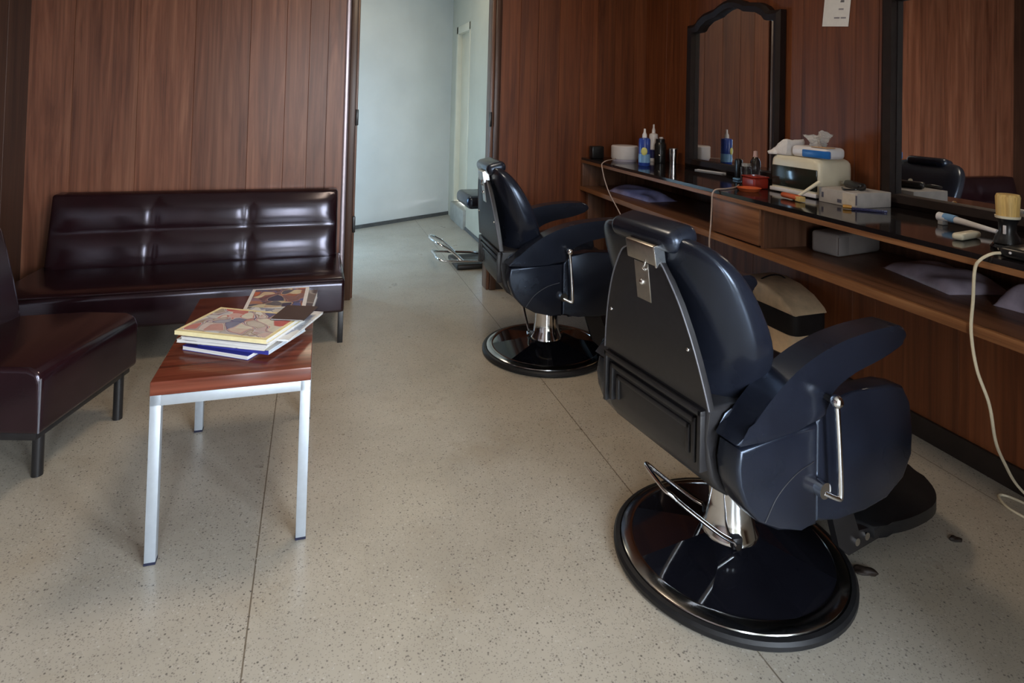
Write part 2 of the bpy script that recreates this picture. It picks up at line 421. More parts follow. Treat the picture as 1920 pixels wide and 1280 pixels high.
# ------------------------------------------------------------------ the room
YB, XR, XL, YF, HC = 4.06, 2.30, -1.50, -1.9, 2.62
WX0, WX1, WZ0, WZ1 = 1.05, 2.15, .40, 2.45
DX0, DX1, DZ1 = -.46, .02, 2.12      # the glazed shop door beside it
struct(obj('floor', bx(XL-.1, XR+.1, YF-.1, 7.6, -.06, 0), 'floor', smooth=False))
struct(obj('ceiling', bx(XL-.1, XR+.1, YF-.1, 7.6, HC, HC+.06), 'ceiling', smooth=False))
struct(obj('wall_back_left', planks(XL, .205, [-1.29, -.97, -.68, -.38, -.175, -.04, .07], HC, plane='y', base=YB), 'panel', smooth=False))
struct(obj('wall_back_right', planks(1.19, XR, [1.33, 1.46, 1.62, 1.78, 1.91, 2.05, 2.2], HC, plane='y', base=YB), 'panel_red', smooth=False))
struct(obj('wall_above_door', bx(.205, 1.19, YB, YB+.1, 2.12, HC), 'panel', smooth=False))
RY0, RY1 = -1.75, -.45
bm = NB(); addbx(bm, XR, XR+.1, YF, RY0, 0, HC); addbx(bm, XR, XR+.1, RY1, -.10, 0, HC); addbx(bm, XR, XR+.1, RY0, RY1, 0, WZ0); addbx(bm, XR, XR+.1, RY0, RY1, WZ1, HC)
struct(obj('wall_front_right', bm, 'cream_wall', smooth=False))
bm = NB()
for a, b_ in ((RY0, RY0+.04), (RY1-.04, RY1)): addbx(bm, XR+.02, XR+.07, a, b_, WZ0, WZ1)
addbx(bm, XR+.02, XR+.07, RY0, RY1, WZ0, WZ0+.04); addbx(bm, XR+.02, XR+.07, RY0, RY1, WZ1-.04, WZ1)
struct(obj('window_2', bm, 'alu', smooth=False))
struct(obj('wall_right', planks(-.10, YB, [.4, .85, 1.2, 1.42, 1.72, 2.08, 2.2, 2.52, 2.86, 3.2, 3.5, 3.78], HC, plane='x', base=XR, sign=-1), 'panel_red', smooth=False))
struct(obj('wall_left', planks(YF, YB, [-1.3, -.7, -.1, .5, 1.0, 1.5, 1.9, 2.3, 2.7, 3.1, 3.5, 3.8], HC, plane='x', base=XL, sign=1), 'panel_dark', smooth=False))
# shop front behind the camera: a wall with a wide window
bm = NB()
addbx(bm, XL-.1, DX0, YF-.1, YF, 0, HC); addbx(bm, DX0, DX1, YF-.1, YF, DZ1, HC); addbx(bm, DX1, WX0, YF-.1, YF, 0, HC); addbx(bm, WX1, XR+.1, YF-.1, YF, 0, HC)
addbx(bm, WX0, WX1, YF-.1, YF, 0, WZ0); addbx(bm, WX0, WX1, YF-.1, YF, WZ1, HC)
struct(obj('wall_front', bm, 'cream_wall', smooth=False))
bm = NB()
for a, b_ in ((WX0, WX0+.04), (WX1-.04, WX1), ((WX0+WX1)/2-.02, (WX0+WX1)/2+.02)): addbx(bm, a, b_, YF-.07, YF-.02, WZ0, WZ1)
addbx(bm, WX0, WX1, YF-.07, YF-.02, WZ0, WZ0+.04); addbx(bm, WX0, WX1, YF-.07, YF-.02, WZ1-.04, WZ1)
struct(obj('window_1', bm, 'alu', smooth=False))
bm = NB()
for a, b_ in ((DX0, DX0+.05), (DX1-.05, DX1)): addbx(bm, a, b_, YF-.07, YF-.02, 0, DZ1)
addbx(bm, DX0, DX1, YF-.07, YF-.02, 0, .12); addbx(bm, DX0, DX1, YF-.07, YF-.02, DZ1-.05, DZ1)
struct(obj('door_3', bm, 'alu', smooth=False))
struct(obj('baseboard_right', bx(XR-.014, XR, -.1, YB, 0, .085, .003), 'skirting', smooth=False))
struct(obj('baseboard_back', bx(1.19, XR-.02, YB-.014, YB, 0, .085, .003), 'skirting', smooth=False))
struct(obj('baseboard_left', bx(XL, XL+.014, YF, YB, 0, .085, .003), 'skirting', smooth=False))

struct(obj('added_shade_wall', bx(1.40, XR-.001, .14, .22, 0, HC), 'cream_wall', smooth=False))  # unseen partition added to shade the right wall, chair side and floor

# doorway: dark frame with latch plates, polished edge strip on the left
d1 = bpy.data.objects.new('door_1', None); COL.objects.link(d1); struct(d1)
bm = NB(); addbx(bm, .205, .247, YB-.022, YB+.12, 0, 2.12, .004)
fl = obj('door_jamb', bm, 'frame', d1)
bm = NB(); addbx(bm, 1.150, 1.192, YB-.022, YB+.12, 0, 2.12, .004)
fr_ = obj('door_jamb', bm, 'frame', d1)
bm = NB(); addbx(bm, 1.128, 1.150, YB-.004, YB+.10, 0, 2.08, .004)
obj('door_stop', bm, 'jamb', d1)
bm = NB(); addbx(bm, .247, .262, YB+.02, YB+.10, 0, 2.08, .004)
obj('door_stop', bm, 'jamb', d1)
bm = NB(); addbx(bm, .205, 1.192, YB-.022, YB+.12, 2.08, 2.14, .004)
obj('door_head', bm, 'frame', d1)
for x0, z0 in ((.247, 1.09), (.247, .42), (1.119, 1.09)):
    bm = NB(); addbx(bm, x0, x0+.018, YB-.026, YB+.0, z0, z0+.10, .004)
    obj('latch_plate', bm, 'black_plastic', d1)
bm = NB(); prism(bm, [(-.016, 0), (-.014, -.009), (-.006, -.016), (.006, -.016), (.014, -.009), (.016, 0)], .01, 2.12, 'z')
struct(obj('trim_1', bm, 'edge_trim', loc=(.188, YB-.001, 0)))

# corridor behind
bm = NB()
P0 = Vector((.10, 5.985)); P1 = Vector((1.43, 6.765)); nrm = Vector((.506, -.862))
prism(bm, [(P0.x, P0.y), (P1.x, P1.y), (P1.x-.05, P1.y+.09), (P0.x-.05, P0.y+.09)], 0, HC, 'z')
struct(obj('wall_far', bm, 'white_wall', smooth=False))
bm = NB()
prism(bm, [(P0.x, P0.y), (P1.x, P1.y), (P1.x+.006, P1.y-.012), (P0.x+.006, P0.y-.012)], 0, .035, 'z')
struct(obj('baseboard_far', bm, 'grey_skirting', smooth=False))
bm = NB()
addbx(bm, 1.43, 1.53, YB+.10, 5.93, 0, HC); addbx(bm, 1.43, 1.53, 6.52, 6.9, 0, HC); addbx(bm, 1.43, 1.53, 5.93, 6.52, 2.0, HC)
struct(obj('wall_far_right', bm, 'cream_wall', smooth=False))
struct(obj('baseboard_far_right', bx(1.42, 1.43, YB+.12, 5.93, 0, .03), 'grey_skirting', smooth=False))
struct(obj('wall_far_left', bx(-.66, -.56, YB+.1, 7.0, 0, HC), 'cream_wall', smooth=False))
bm = NB(); addbx(bm, -1.42, .10, 5.9, 6.0, 0, HC)
struct(obj('wall_far_back', bm, 'white_wall', smooth=False))
d2 = bpy.data.objects.new('door_2', None); COL.objects.link(d2); struct(d2)
obj('door_leaf', bx(1.475, 1.51, 5.97, 6.48, .20, 1.95, .003), 'cream_door', d2)
bm = NB(); addbx(bm, 1.425, 1.52, 6.475, 6.53, .19, 2.03, .004); addbx(bm, 1.425, 1.52, 5.925, 5.97, .19, 2.03, .004); addbx(bm, 1.425, 1.52, 5.925, 6.53, 1.95, 2.03, .004)
obj('door_frame', bm, 'cream_door', d2)
bm = NB(); addbx(bm, 1.40, 1.53, 5.93, 6.52, 0, .185, .006)
struct(obj('trim_2', bm, 'stone'))

# ------------------------------------------------------------------ barber chair
ARM = [(.276, .712), (.22, .716), (.14, .714), (.04, .704), (-.06, .680), (-.14, .645), (-.21, .598), (-.262, .552), (-.288, .518),
       (-.03, .527), (-.01, .565), (.03, .598), (.10, .622), (.20, .640), (.28, .664), (.302, .686)]
SIDE_R = [(-.288, .512), (-.296, .47), (-.290, .43), (-.268, .38), (-.226, .336), (-.165, .302), (-.09, .284), (-.035, .280), (-.035, .520)]
SIDE_F = [(-.032, .520), (-.032, .280), (.05, .268), (.15, .258), (.24, .268), (.31, .305), (.345, .36), (.348, .43), (.335, .50), (.305, .545), (.25, .560), (.10, .566), (.0, .556)]
def round2(pts, n=4):
    # light corner rounding by Catmull-Rom through a closed outline
    return [(p.x, p.y) for p in smooth_path([Vector((a, b, 0)) for a, b in pts], n, True)]
def dome(bm, seg=64):
    rs = [.055, .12, .20, .272]
    rings = []
    for r in rs:
        ring = []
        for i in range(seg):
            t = 2*PI*i/seg
            d = ((t+PI/8) % (PI/4))-PI/8
            ring.append(bm.verts.new((r*math.cos(t+.2), r*math.sin(t+.2), .088-.20*r*math.cos(d))))
        rings.append(ring)
    rings.append([bm.verts.new((.274*math.cos(2*PI*i/seg+.2), .274*math.sin(2*PI*i/seg+.2), .022)) for i in range(seg)])
    for a, b_ in zip(rings, rings[1:]):
        for i in range(seg): bm.faces.new((a[i], b_[i], b_[(i+1) % seg], a[(i+1) % seg]))
    bm.faces.new(rings[0]); bm.faces.new(rings[-1])
    return bm
def interp(tab, z):
    zs = tab[0]
    for i in range(len(zs)-1):
        if zs[i] <= z <= zs[i+1]:
            t = (z-zs[i])/(zs[i+1]-zs[i]); t = t
            return [r[i]+(r[i+1]-r[i])*t for r in tab[1:]]
BACK = [[.46, .50, .56, .61, .65, .70, .75, .80, .85, .89, .92, .942, .955],
        [.165, .195, .208, .230, .262, .284, .290, .289, .284, .272, .250, .215, .15],
        [-.205, -.210, -.212, -.214, -.222, -.240, -.260, -.281, -.303, -.320, -.334, -.342, -.335],
        [-.255, -.270, -.285, -.295, -.300, -.308, -.315, -.325, -.335, -.343, -.349, -.349, -.340],
        [-.150, -.125, -.112, -.108, -.114, -.130, -.152, -.178, -.208, -.236, -.262, -.288, -.315]]
def back_cushion():
    rings = []
    for z, hw, xre, xrc, xf in zip(*BACK):
        ring = []
        for k in range(40):
            t = 2*PI*k/40; c, s = math.cos(t), math.sin(t)
            hw_ = hw*.915; y = hw_*math.copysign(abs(c)**.36, c); s_ = math.copysign(abs(s)**.55, s)
            xr = xre+(xrc-xre)*max(0, 1-(abs(y)/hw_)**2.4)
            xfr = xf-.012*(1-abs(y)/hw_)
            ring.append((xr+(xfr-xr)*(1+s_)/2, y, z))
        rings.append(ring)
    bm = loft(NB(), rings)
    return bm
def subsurf(o, lv=1):
    m = o.modifiers.new('sub', 'SUBSURF'); m.levels = lv; m.render_levels = lv
    return o
OY = -.028      # the upholstered body sits a little to one side of the column
def barber_chair(label, loc, rz):
    t = thing('barber_chair', label, 'chair', loc, rz, 'black barber chairs along the counter')
    obj('base', dome(NB()), 'blackgloss', t, smooth=True, angle=3)
    bm = lathe(NB(), [(.268, .030), (.272, .037), (.280, .038), (.303, .029), (.307, .020), (.268, .010)], 72)
    obj('trim_ring', bm, 'darkchrome', t)
    bm = lathe(NB(), [(.27, .001), (.318, .001), (.325, .008), (.325, .018), (.319, .025), (.308, .027), (.305, .014), (.27, .010)], 72)
    obj('rubber_rim', bm, 'rubber', t)
    bm = lathe(NB(), [(0, .070), (.080, .070), (.078, .082), (.066, .105), (.060, .15), (.058, .205), (.064, .206), (.064, .212), (.048, .213), (.048, .30), (0, .30)], 40)
    obj('column', bm, 'chrome', t)
    # pump lever: a bent rod on two little lugs at the foot of the column
    pts = [(-.03, -.078, .088), (-.08, -.078, .120), (-.15, -.076, .175), (-.195, -.074, .212), (-.222, -.070, .236), (-.234, -.05, .242),
           (-.234, .05, .242), (-.222, .070, .236), (-.195, .074, .212), (-.15, .076, .175), (-.08, .078, .120), (-.03, .078, .088)]
    lv = obj('pump_lever', tube(NB(), pts, .0062, 10), 'chrome', t, rot=(0, 0, R(-13)))
    for s in (-1, 1):
        obj('lever_lug', box(NB(), (-.026, s*.072, .088), (.03, .022, .03), .004), 'blackmetal', lv)
        obj('bolt', cyl(NB(), (-.03, s*.082, .086), (-.03, s*.092, .086), .009, 14), 'chrome', lv)
    # seat
    obj('seat_frame', bx(-.06, .26, -.19, .19, .315, .352, .01), 'blackmetal', t)
    obj('seat', bx(-.20, .345, OY-.206, OY+.206, .35, .485, .045, 5), 'vinyl', t)
    obj('leg_rest', box(NB(), (.362, OY, .34), (.06, .38, .21), .025, 4, (0, R(-8), 0)), 'vinyl', t)
    for s in (-1, 1):
        a, b_ = sorted((OY+s*.212, OY+s*.282))
        o = obj('armrest', prism(NB(), round2(ARM, 3), a-.002 if s < 0 else a, b_ if s < 0 else b_+.002, 'y', .025, 5), 'vinyl', t)
        o = obj('side_panel', prism(NB(), SIDE_R, a, b_, 'y', .010, 3), 'vinyl', t)
        bm = prism(NB(), SIDE_F, *sorted((OY+s*.212, OY+s*.274)), 'y', .010, 3)
        o = obj('front_side_panel', bm, 'vinyl', t)
        # stitched curved seam low on the panel
        yy = OY+s*.2825
        pts = [(-.21, yy, .335), (-.17, yy, .385), (-.11, yy, .42), (-.05, yy, .435)]
        obj('seam', tube(NB(), pts, .0012, 6), 'shell', t)
    # recline lever on the right-hand side
    bm = tube(NB(), [(-.034, -.325, .366), (-.004, -.338, .353), (.004, -.340, .357), (.002, -.341, .40), (-.006, -.341, .50), (-.014, -.341, .575)], .0068, 12, False, 6)
    rl = obj('recline_lever', bm, 'chrome', t)
    bm = NB(); cyl(bm, (-.034, -.308, .372), (-.034, -.330, .372), .019, 24)
    obj('pivot', bm, 'chrome', rl)
    bm = NB(); sphere(bm, (-.0145, -.341, .583), .0155)
    obj('lever_knob', bm, 'chrome', rl)
    bm = NB(); cyl(bm, (-.0145, -.31, .583), (-.0145, -.336, .583), .008, 14)
    obj('lever_clip', bm, 'black_plastic', rl)
    # backrest
    o = obj('backrest', back_cushion(), 'vinyl', t, angle=60, loc=(0, OY, 0)); subsurf(o, 1)
    half = [(.208, .575), (.198, .62), (.182, .68), (.162, .74), (.136, .80), (.106, .85), (.080, .885), (.055, .90)]
    PY2 = OY-.010
    out = [(PY2+y, z) for y, z in half]+[(PY2-y, z) for y, z in reversed(half)]
    sh = lambda p: -.316-.135*(p[1]-.575)
    pl = obj('back_plate', prism(NB(), out, -.006, .012, 'x', .003, 2, sh), 'shell', t)
    for s in (-1, 1):
        pts = [(-.322-.135*(z-.575), PY2+s*y, z) for y, z in half]
        obj('edge_highlight', tube(NB(), pts, .0022, 8, False, 4), 'piping', pl)  # highlight along the plate edge, put in as a grey tube
    for y, z in ((-.155, .70), (.155, .70)):
        obj('screw', sphere(NB(), (-.323-.135*(z-.575), PY2+y, z), .0048, (1, 1, 1), 12), 'chrome', pl)
    # lower moulded shell with stepped frame lines
    prof = [(-.314, .572), (-.314, .50), (-.311, .45), (-.300, .41), (-.280, .378), (-.245, .355), (-.19, .345), (-.17, .40), (-.17, .572)]
    ls = obj('lower_shell', prism(NB(), prof, OY-.204, OY+.200, 'y', .010, 3), 'shell', t)
    for k in range(3):
        w = .197-.024*k; zt = .566-.026*k; d = .0045*(3-k)
        bm = NB()
        addbx(bm, -.314-d, -.300, OY-w, OY+w, zt-.014, zt, .003); addbx(bm, -.314-d, -.300, OY-w, OY-w+.013, .425+.010*k, zt, .003); addbx(bm, -.314-d, -.300, OY+w-.013, OY+w, .425+.010*k, zt, .003)
        obj('raised_rib', bm, 'shell', ls)
    # headrest with its slide bracket and hinge plate
    hr = obj('headrest', box(NB(), (-.322, OY-.002, .946), (.096, .262, .058), .027, 6, (0, R(-14), 0)), 'vinyl', t)
    br = obj('headrest_bracket', box(NB(), (-.362, OY-.025, .903), (.030, .118, .050), .003, 2, (0, R(-10), 0)), 'steel', t)
    obj('bracket_edge', box(NB(), (-.365, OY-.0855, .903), (.032, .006, .054), .001, 1, (0, R(-10), 0)), 'chrome', br)
    hp = obj('hinge_plate', box(NB(), (-.355, OY-.012, .822), (.006, .056, .100), .001, 1, (0, R(-7.7), 0)), 'steel', t)
    bm = NB(); sphere(bm, (-.358, OY-.012, .820), .0085, (1, 1, 1), 14)
    obj('latch_button', bm, 'chrome', hp)
    bm = tube(NB(), [(-.372, OY-.042, .885), (-.376, OY-.042, .872), (-.374, OY-.034, .862), (-.364, OY-.030, .855)], .003, 8)
    obj('latch_hook', bm, 'chrome', hp)
    # footrest
    half = [(.27, .20), (.33, .235), (.42, .252), (.53, .247), (.60, .218), (.65, .165), (.68, .09)]
    out = [(x, -y) for x, y in half]+[(x, y) for x, y in reversed(half)]
    fr = obj('footrest', prism(NB(), round2(out, 3), .110, .142, 'z', .010, 3), 'rubber', t)
    for s in (-1, 1):
        bm = NB()
        prism(bm, [(.10, .30), (.17, .30), (.24, .14), (.36, .128), (.36, .100), (.20, .085), (.16, .12)], *sorted((s*.205, s*.225)), 'y')
        obj('footrest_arm', bm, 'blackmetal', t, smooth=False)
    for x, z in ((.225, .118), (.265, .122)):
        for s in (-1, 1): obj('bolt', cyl(NB(), (x, s*.222, z), (x, s*.233, z), .010, 14), 'chrome', fr)
    return t
near = barber_chair('nearest black barber chair with its back to the camera and footrest towards the counter', (1.165, 1.530, 0), R(8.5))
far = dup(near, (1.165, 3.015, 0), R(-1.5), 'farther black barber chair seen from its side beside the doorway')
for c in far.children:
    if c.name.startswith('pump_lever'): c.rotation_euler = (0, 0, R(-90))

# ------------------------------------------------------------------ salon chair in the corridor
t = thing('styling_chair', 'styling chair with chrome tube footrest behind the farther barber chair, in the corridor', 'chair', (1.29, 4.72, 0), 0)
obj('base', bx(-.25, .115, -.17, .17, .0005, .040, .016, 3), 'blackmetal', t)
obj('column', lathe(NB(), [(0, .038), (.03, .038), (.03, .44), (0, .44)], 24), 'chrome', t)
obj('seat', bx(-.19, .12, -.20, .20, .450, .550, .04, 5), 'vinyl', t)
obj('backrest', box(NB(), (.095, 0, .68), (.045, .36, .26), .020, 4, (0, R(4), 0)), 'vinyl', t)
bm = tube(NB(), [(.0, -.14, .05), (-.16, -.15, .06), (-.33, -.15, .07), (-.385, -.12, .085), (-.39, 0, .09), (-.385, .12, .085), (-.33, .15, .07), (-.16, .15, .06), (.0, .14, .05)], .011, 10)
obj('footrest_tube', bm, 'chrome', t)
bm = tube(NB(), [(-.20, -.15, .064), (-.30, -.155, .15), (-.39, -.14, .20), (-.425, 0, .212), (-.39, .14, .20), (-.30, .155, .15), (-.20, .15, .064)], .011, 10)
obj('footrest_tube', bm, 'chrome', t)

# ------------------------------------------------------------------ sofa against the back wall
def bulge_back(x0, x1, zlo, zhi, ysurf, yback, secs, lean=.10, amp=.028, nz=26):
    """padded back: front face puffed in two rows and several sections, seams between them"""
    bm = NB()
    nx = 60
    def fy(u, v):     # depth of the front face
        z = v
        seamx = min(abs(u-s) for s in secs)
        edge = min(u, 1-u)
        k = 1-math.exp(-seamx*70)
        ke = 1-math.exp(-edge*34)
        row = abs(math.sin(PI*2*v))**.7 if v < 1 else 0
        kz = min(1, (1-v)*7)**.6
        return amp*(.35+.65*row)*(.62+.38*k)*ke*kz
    front = []
    for j in range(nz+1):
        v = j/nz; row = []
        for i in range(nx+1):
            u = i/nx
            x = x0+(x1-x0)*u; z = zlo+(zhi-zlo)*v
            row.append(bm.verts.new((x, ysurf+lean*v-fy(u, v), z)))
        front.append(row)
    back = [[bm.verts.new((x0+(x1-x0)*i/nx, yback, zlo+(zhi-zlo)*j/nz)) for i in range(nx+1)] for j in range(nz+1)]
    for j in range(nz):
        for i in range(nx):
            bm.faces.new((front[j][i], front[j][i+1], front[j+1][i+1], front[j+1][i]))
            bm.faces.new((back[j][i], back[j+1][i], back[j+1][i+1], back[j][i+1]))
    for j in range(nz):
        bm.faces.new((front[j][0], front[j+1][0], back[j+1][0], back[j][0])); bm.faces.new((front[j][nx], back[j][nx], back[j+1][nx], front[j+1][nx]))
    for i in range(nx):
        bm.faces.new((front[nz][i], front[nz][i+1], back[nz][i+1], back[nz][i])); bm.faces.new((front[0][i], back[0][i], back[0][i+1], front[0][i+1]))
    return bm
def bev_mod(o, w=.012, seg=3, ang=40):
    m = o.modifiers.new('bevel', 'BEVEL'); m.width = w; m.segments = seg; m.limit_method = 'ANGLE'; m.angle_limit = R(ang)
    return o
sf = thing('sofa', 'long maroon leatherette sofa against the panelled back wall left of the doorway', 'sofa', (-.59, 3.70, 0))
SX0, SX1 = -.77, .765
# seat: wedge, front lip rounded, slopes down to the back
prof = [(-.37, .165), (-.372, .30), (-.362, .328), (-.335, .340), (-.20, .342), (.25, .325), (.25, .165)]
bm = prism(NB(), [(y, z) for y, z in prof], SX0, SX1, 'x')
bev_mod(obj('seat', bm, 'maroon', sf, angle=60), .014, 3, 30)
bm = tube(NB(), [(SX0+.01, -.364, .330), (SX1-.01, -.364, .330)], .005, 8, False, 0)
obj('piping', bm, 'maroon', sf)
o = obj('backrest', bulge_back(SX0+.035, SX1-.025, .315, .705, .150, .345, [.335, .665], .085, .027), 'maroon', sf, angle=70)
bev_mod(o, .02, 4, 60)
for x in (SX0+.06, SX1-.012):
    for y in (-.325, .28):
        obj('leg', bx(x-.015 if x > 0 else x, x+.012 if x > 0 else x+.03, y-.014, y+.014, 0, .168, .002), 'blackmetal', sf)

# armless lounge chair in the left foreground, same upholstery
ang = math.atan2(.958, .287)-PI/2        # its front edge direction
lc = thing('lounge_chair', 'armless maroon leatherette lounge chair cropped by the left edge of the photo', 'chair', (-.795, 2.335, 0), ang)
# local: +y along the front edge, -x into the seat depth
LW = .53
prof = [(0, .185), (0, .345), (-.012, .378), (-.045, .392), (-.20, .392), (-.60, .36), (-.60, .185)]
bm = prism(NB(), prof, 0, LW, 'y'); bev_mod(obj('seat', bm, 'maroon', lc, angle=60), .014, 3, 30)
bm = NB(); tube(bm, [(-.005, .004, .19), (-.004, .004, .36)], .003, 8, False, 0)
obj('corner_seam', bm, 'piping', lc)
prof = [(-.455, .33), (-.47, .42), (-.505, .56), (-.545, .70), (-.565, .735), (-.60, .745), (-.63, .72), (-.61, .52), (-.59, .33)]
bm = prism(NB(), prof, 0, LW, 'y'); bev_mod(obj('backrest', bm, 'maroon', lc, angle=60), .018, 3, 30)
obj('base_rail', bx(-.58, -.02, .015, LW-.015, .160, .187, .003), 'blackmetal', lc)
for x, y in ((-.075, .105), (-.035, LW-.06), (-.54, .07), (-.54, LW-.06)):
    obj('leg', cyl(NB(), (x, y, 0), (x, y, .175), .017, 20), 'blackmetal', lc)

# ------------------------------------------------------------------ coffee table
ct = thing('coffee_table', 'low table with red rosewood top and square aluminium legs', 'table', (-.190, 2.275, 0), R(-.6))
hx, hy = .208, .362
obj('tabletop', bx(-hx, hx, -hy, hy, .452, .490, .003), 'tabletop', ct)
bm = NB()
addbx(bm, -hx+.001, hx-.001, -hy+.001, -hy+.029, .424, .452, .001)
obj('end_rail', bm, 'alu', ct)
bm = NB(); addbx(bm, -hx+.001, hx-.001, hy-.029, hy-.001, .424, .452, .001)
obj('end_rail', bm, 'alu', ct)
for sx in (-1, 1):
    for sy_ in (-1, 1):
        x = sx*(hx-.015); y = sy_*(hy-.015)
        l = obj('leg', bx(x-.014, x+.014, y-.014, y+.014, .006, .4525, .0015), 'alu', ct)
        obj('foot_cap', bx(x-.0145, x+.0145, y-.0145, y+.0145, 0, .007), 'footcap', l, smooth=False)

# ------------------------------------------------------------------ magazines on the table
def magazine(label, fl, a, w, d, z, th, pages, cover, spine=None, border=None, group='magazines heaped on the coffee table', tilt=0):
    """fl = front-left corner, w along the near edge, d away from it; page block, cover, spine"""
    t = thing('magazine', label, 'magazine', (fl[0], fl[1], z), R(a), group)
    if tilt: t.rotation_euler[0] = R(tilt)
    obj('page_block', bx(.001, w-.002, .001, d-.002, .001, th-.0012), pages, t, smooth=False)
    c = obj('cover', bx(0, w, 0, d, th-.0012, th), cover if not border else border, t, smooth=False)
    if border: obj('cover_picture', bx(.012, w-.012, .012, d-.012, th, th+.0004), cover, c, smooth=False)
    obj('back_cover', bx(0, w, 0, d, 0, .0012), border or cover, t, smooth=False)
    if spine: obj('spine', bx(-.0003, w, -.0008, .0008, 0, th), spine, t, smooth=False)
    return t
z = .4905
magazine('lowest book of the stack, blue covers with white page edges facing front', (-.362, 2.130), -33, .235, .19, z, .013, 'pages', 'blue_cover')
z += .0135
magazine('book with royal blue spine just above the lowest book of the stack', (-.318, 2.120), -31, .245, .20, z, .012, 'pages_blue', 'white_cover', 'blue_cover')
z += .0125
magazine('white magazine with loose page edges in the middle of the stack, below the yellow one', (-.378, 2.125), -27, .29, .21, z, .010, 'pages', 'art_b')
z += .0105
magazine('white magazine just below the blue printed one, second white layer of the stack', (-.365, 2.118), -28, .285, .205, z, .009, 'pages', 'white_cover')
z += .0095
magazine('magazine with blue printed pages sticking out furthest right from the stack', (-.285, 2.100), -24, .255, .25, z, .006, 'pages', 'art_e')
z += .0065
magazine('thin white magazine directly under the yellow bordered one', (-.345, 2.098), -28, .275, .20, z, .008, 'pages', 'white_cover')
z += .0085
magazine('magazine with pale yellow spine and border and red picture cover on top of the stack', (-.378, 2.095), -28, .300, .215, z, .012, 'pages', 'art_a', 'yellow', 'yellow')
magazine('dark covered magazine behind the yellow bordered one, against the stack', (-.190, 2.335), -6, .20, .24, .4905, .030, 'pages', 'art_d')
magazine('open magazine with orange picture at the back of the heap, white right margin', (-.215, 2.345), -3, .205, .235, .5215, .008, 'pages', 'art_c', None, 'white_cover')
z2 = z+.0135
magazine('folded dark brown leaflet lying on the right rear corner of the yellow bordered magazine', (-.112, 2.118), -20, .105, .13, z2, .004, 'pages', 'brown_cover')

# ------------------------------------------------------------------ counter along the right wall
CT = .882
cn = thing('barber_counter', 'long wall counter with black gloss top over an open wooden shelf', 'counter', (0, 0, 0))
XF = 1.80
CY0 = .25
def yx(y): return XF-.012*(YB-y)/1.0*.9     # the front edge runs slightly out towards the camera
def slab(x_off, z0, z1, y0=CY0, y1=YB-.003):
    bm = NB()
    prism(bm, [(yx(y0)+x_off, y0), (XR-.002, y0), (XR-.002, y1), (yx(y1)+x_off, y1)], z0, z1, 'z')
    return bm
obj('counter_top', slab(.004, .866, CT), 'counter_top', cn, smooth=False)
obj('counter_board', slab(.0, .848, .8655), 'counter_wood', cn, smooth=False)
obj('shelf', slab(.010, .664, .684), 'shelf_wood', cn, smooth=False)
bm = NB()
prism(bm, [(yx(CY0)-.006, CY0), (yx(CY0)+.012, CY0), (yx(YB)+.012, YB-.004), (yx(YB)-.006, YB-.004)], .656, .684, 'z')
obj('shelf_lip', bm, 'counter_wood', cn, smooth=False)
obj('end_panel', bx(1.80, XR-.003, YB-.035, YB-.004, .684, .848, .002), 'end_wood', cn)
obj('end_panel', bx(1.80, XR-.003, CY0+.002, CY0+.03, .02, .848, .002), 'end_wood', cn)
obj('support_post', bx(1.835, 1.965, YB-.06, YB-.018, .001, .656, .003), 'end_wood', cn)
obj('shelf_back', bx(XR-.010, XR-.003, CY0, YB-.01, .684, .848), 'end_wood', cn, smooth=False)
dr = obj('drawer', bx(yx(2.35)+.010, yx(2.35)+.034, 2.195, 2.515, .690, .846, .002), 'drawer_wood', cn)
obj('drawer_side', bx(yx(2.35)+.034, 2.28, 2.195, 2.215, .690, .840), 'drawer_wood', dr, smooth=False)
obj('drawer_side', bx(yx(2.35)+.034, 2.28, 2.495, 2.515, .690, .840), 'drawer_wood', dr, smooth=False)
obj('drawer_divider', bx(yx(2.35)+.02, 2.28, 2.176, 2.194, .684, .848), 'end_wood', cn, smooth=False)

# ------------------------------------------------------------------ mirrors
def mirror_outline(y0, y1, zb, zs, zt, inset=0):
    """arched top with little shoulders; returns (y,z) outline"""
    w = y1-y0; c = (y0+y1)/2; h = w/2-inset
    zb += inset; zt -= inset; zs -= inset
    pr = [(-1, 0), (-.86, .0), (-.80, .06), (-.74, .28), (-.60, .52), (-.42, .62), (-.34, .66), (-.26, .80), (-.12, .95), (0, 1.0)]
    top = [(c+h*a, zs+(zt-zs)*b_) for a, b_ in pr]
    top += [(c-h*a, zs+(zt-zs)*b_) for a, b_ in reversed(pr[:-1])]
    return [(c-h, zb)]+top+[(c+h, zb)]
def mirror(label, y0, y1, zb, zs, zt, group):
    t = thing('wall_mirror', label, 'mirror', (XR, (y0+y1)/2, 0), 0, None)
    off = (y0+y1)/2
    O = [(y-off, z) for y, z in mirror_outline(y0, y1, zb, zs, zt)]
    I = [(y-off, z) for y, z in mirror_outline(y0, y1, zb, zs, zt, .048)]
    bm = NB()
    n = len(O)
    xo, xi = -.040, -.026
    def ringv(pts, x): return [bm.verts.new((x, y, z_)) for y, z_ in pts]
    A = ringv(O, -.006); B = ringv(O, -.040); Mid = ringv([((a[0]*.6+b_[0]*.4), (a[1]*.6+b_[1]*.4)) for a, b_ in zip(O, I)], -.054); C = ringv(I, -.044); D = ringv(I, -.006)
    for P_, Q in ((A, B), (B, Mid), (Mid, C), (C, D), (D, A)):
        for i in range(n): bm.faces.new((P_[i], P_[(i+1) % n], Q[(i+1) % n], Q[i]))
    obj('mirror_frame', bm, 'mirror_frame', t, angle=30)
    bm = NB(); prism(bm, [(y*.995, z_) for y, z_ in I], -.012, -.007, 'x')
    obj('mirror_glass', bm, 'mirror', t, smooth=False)
    return t
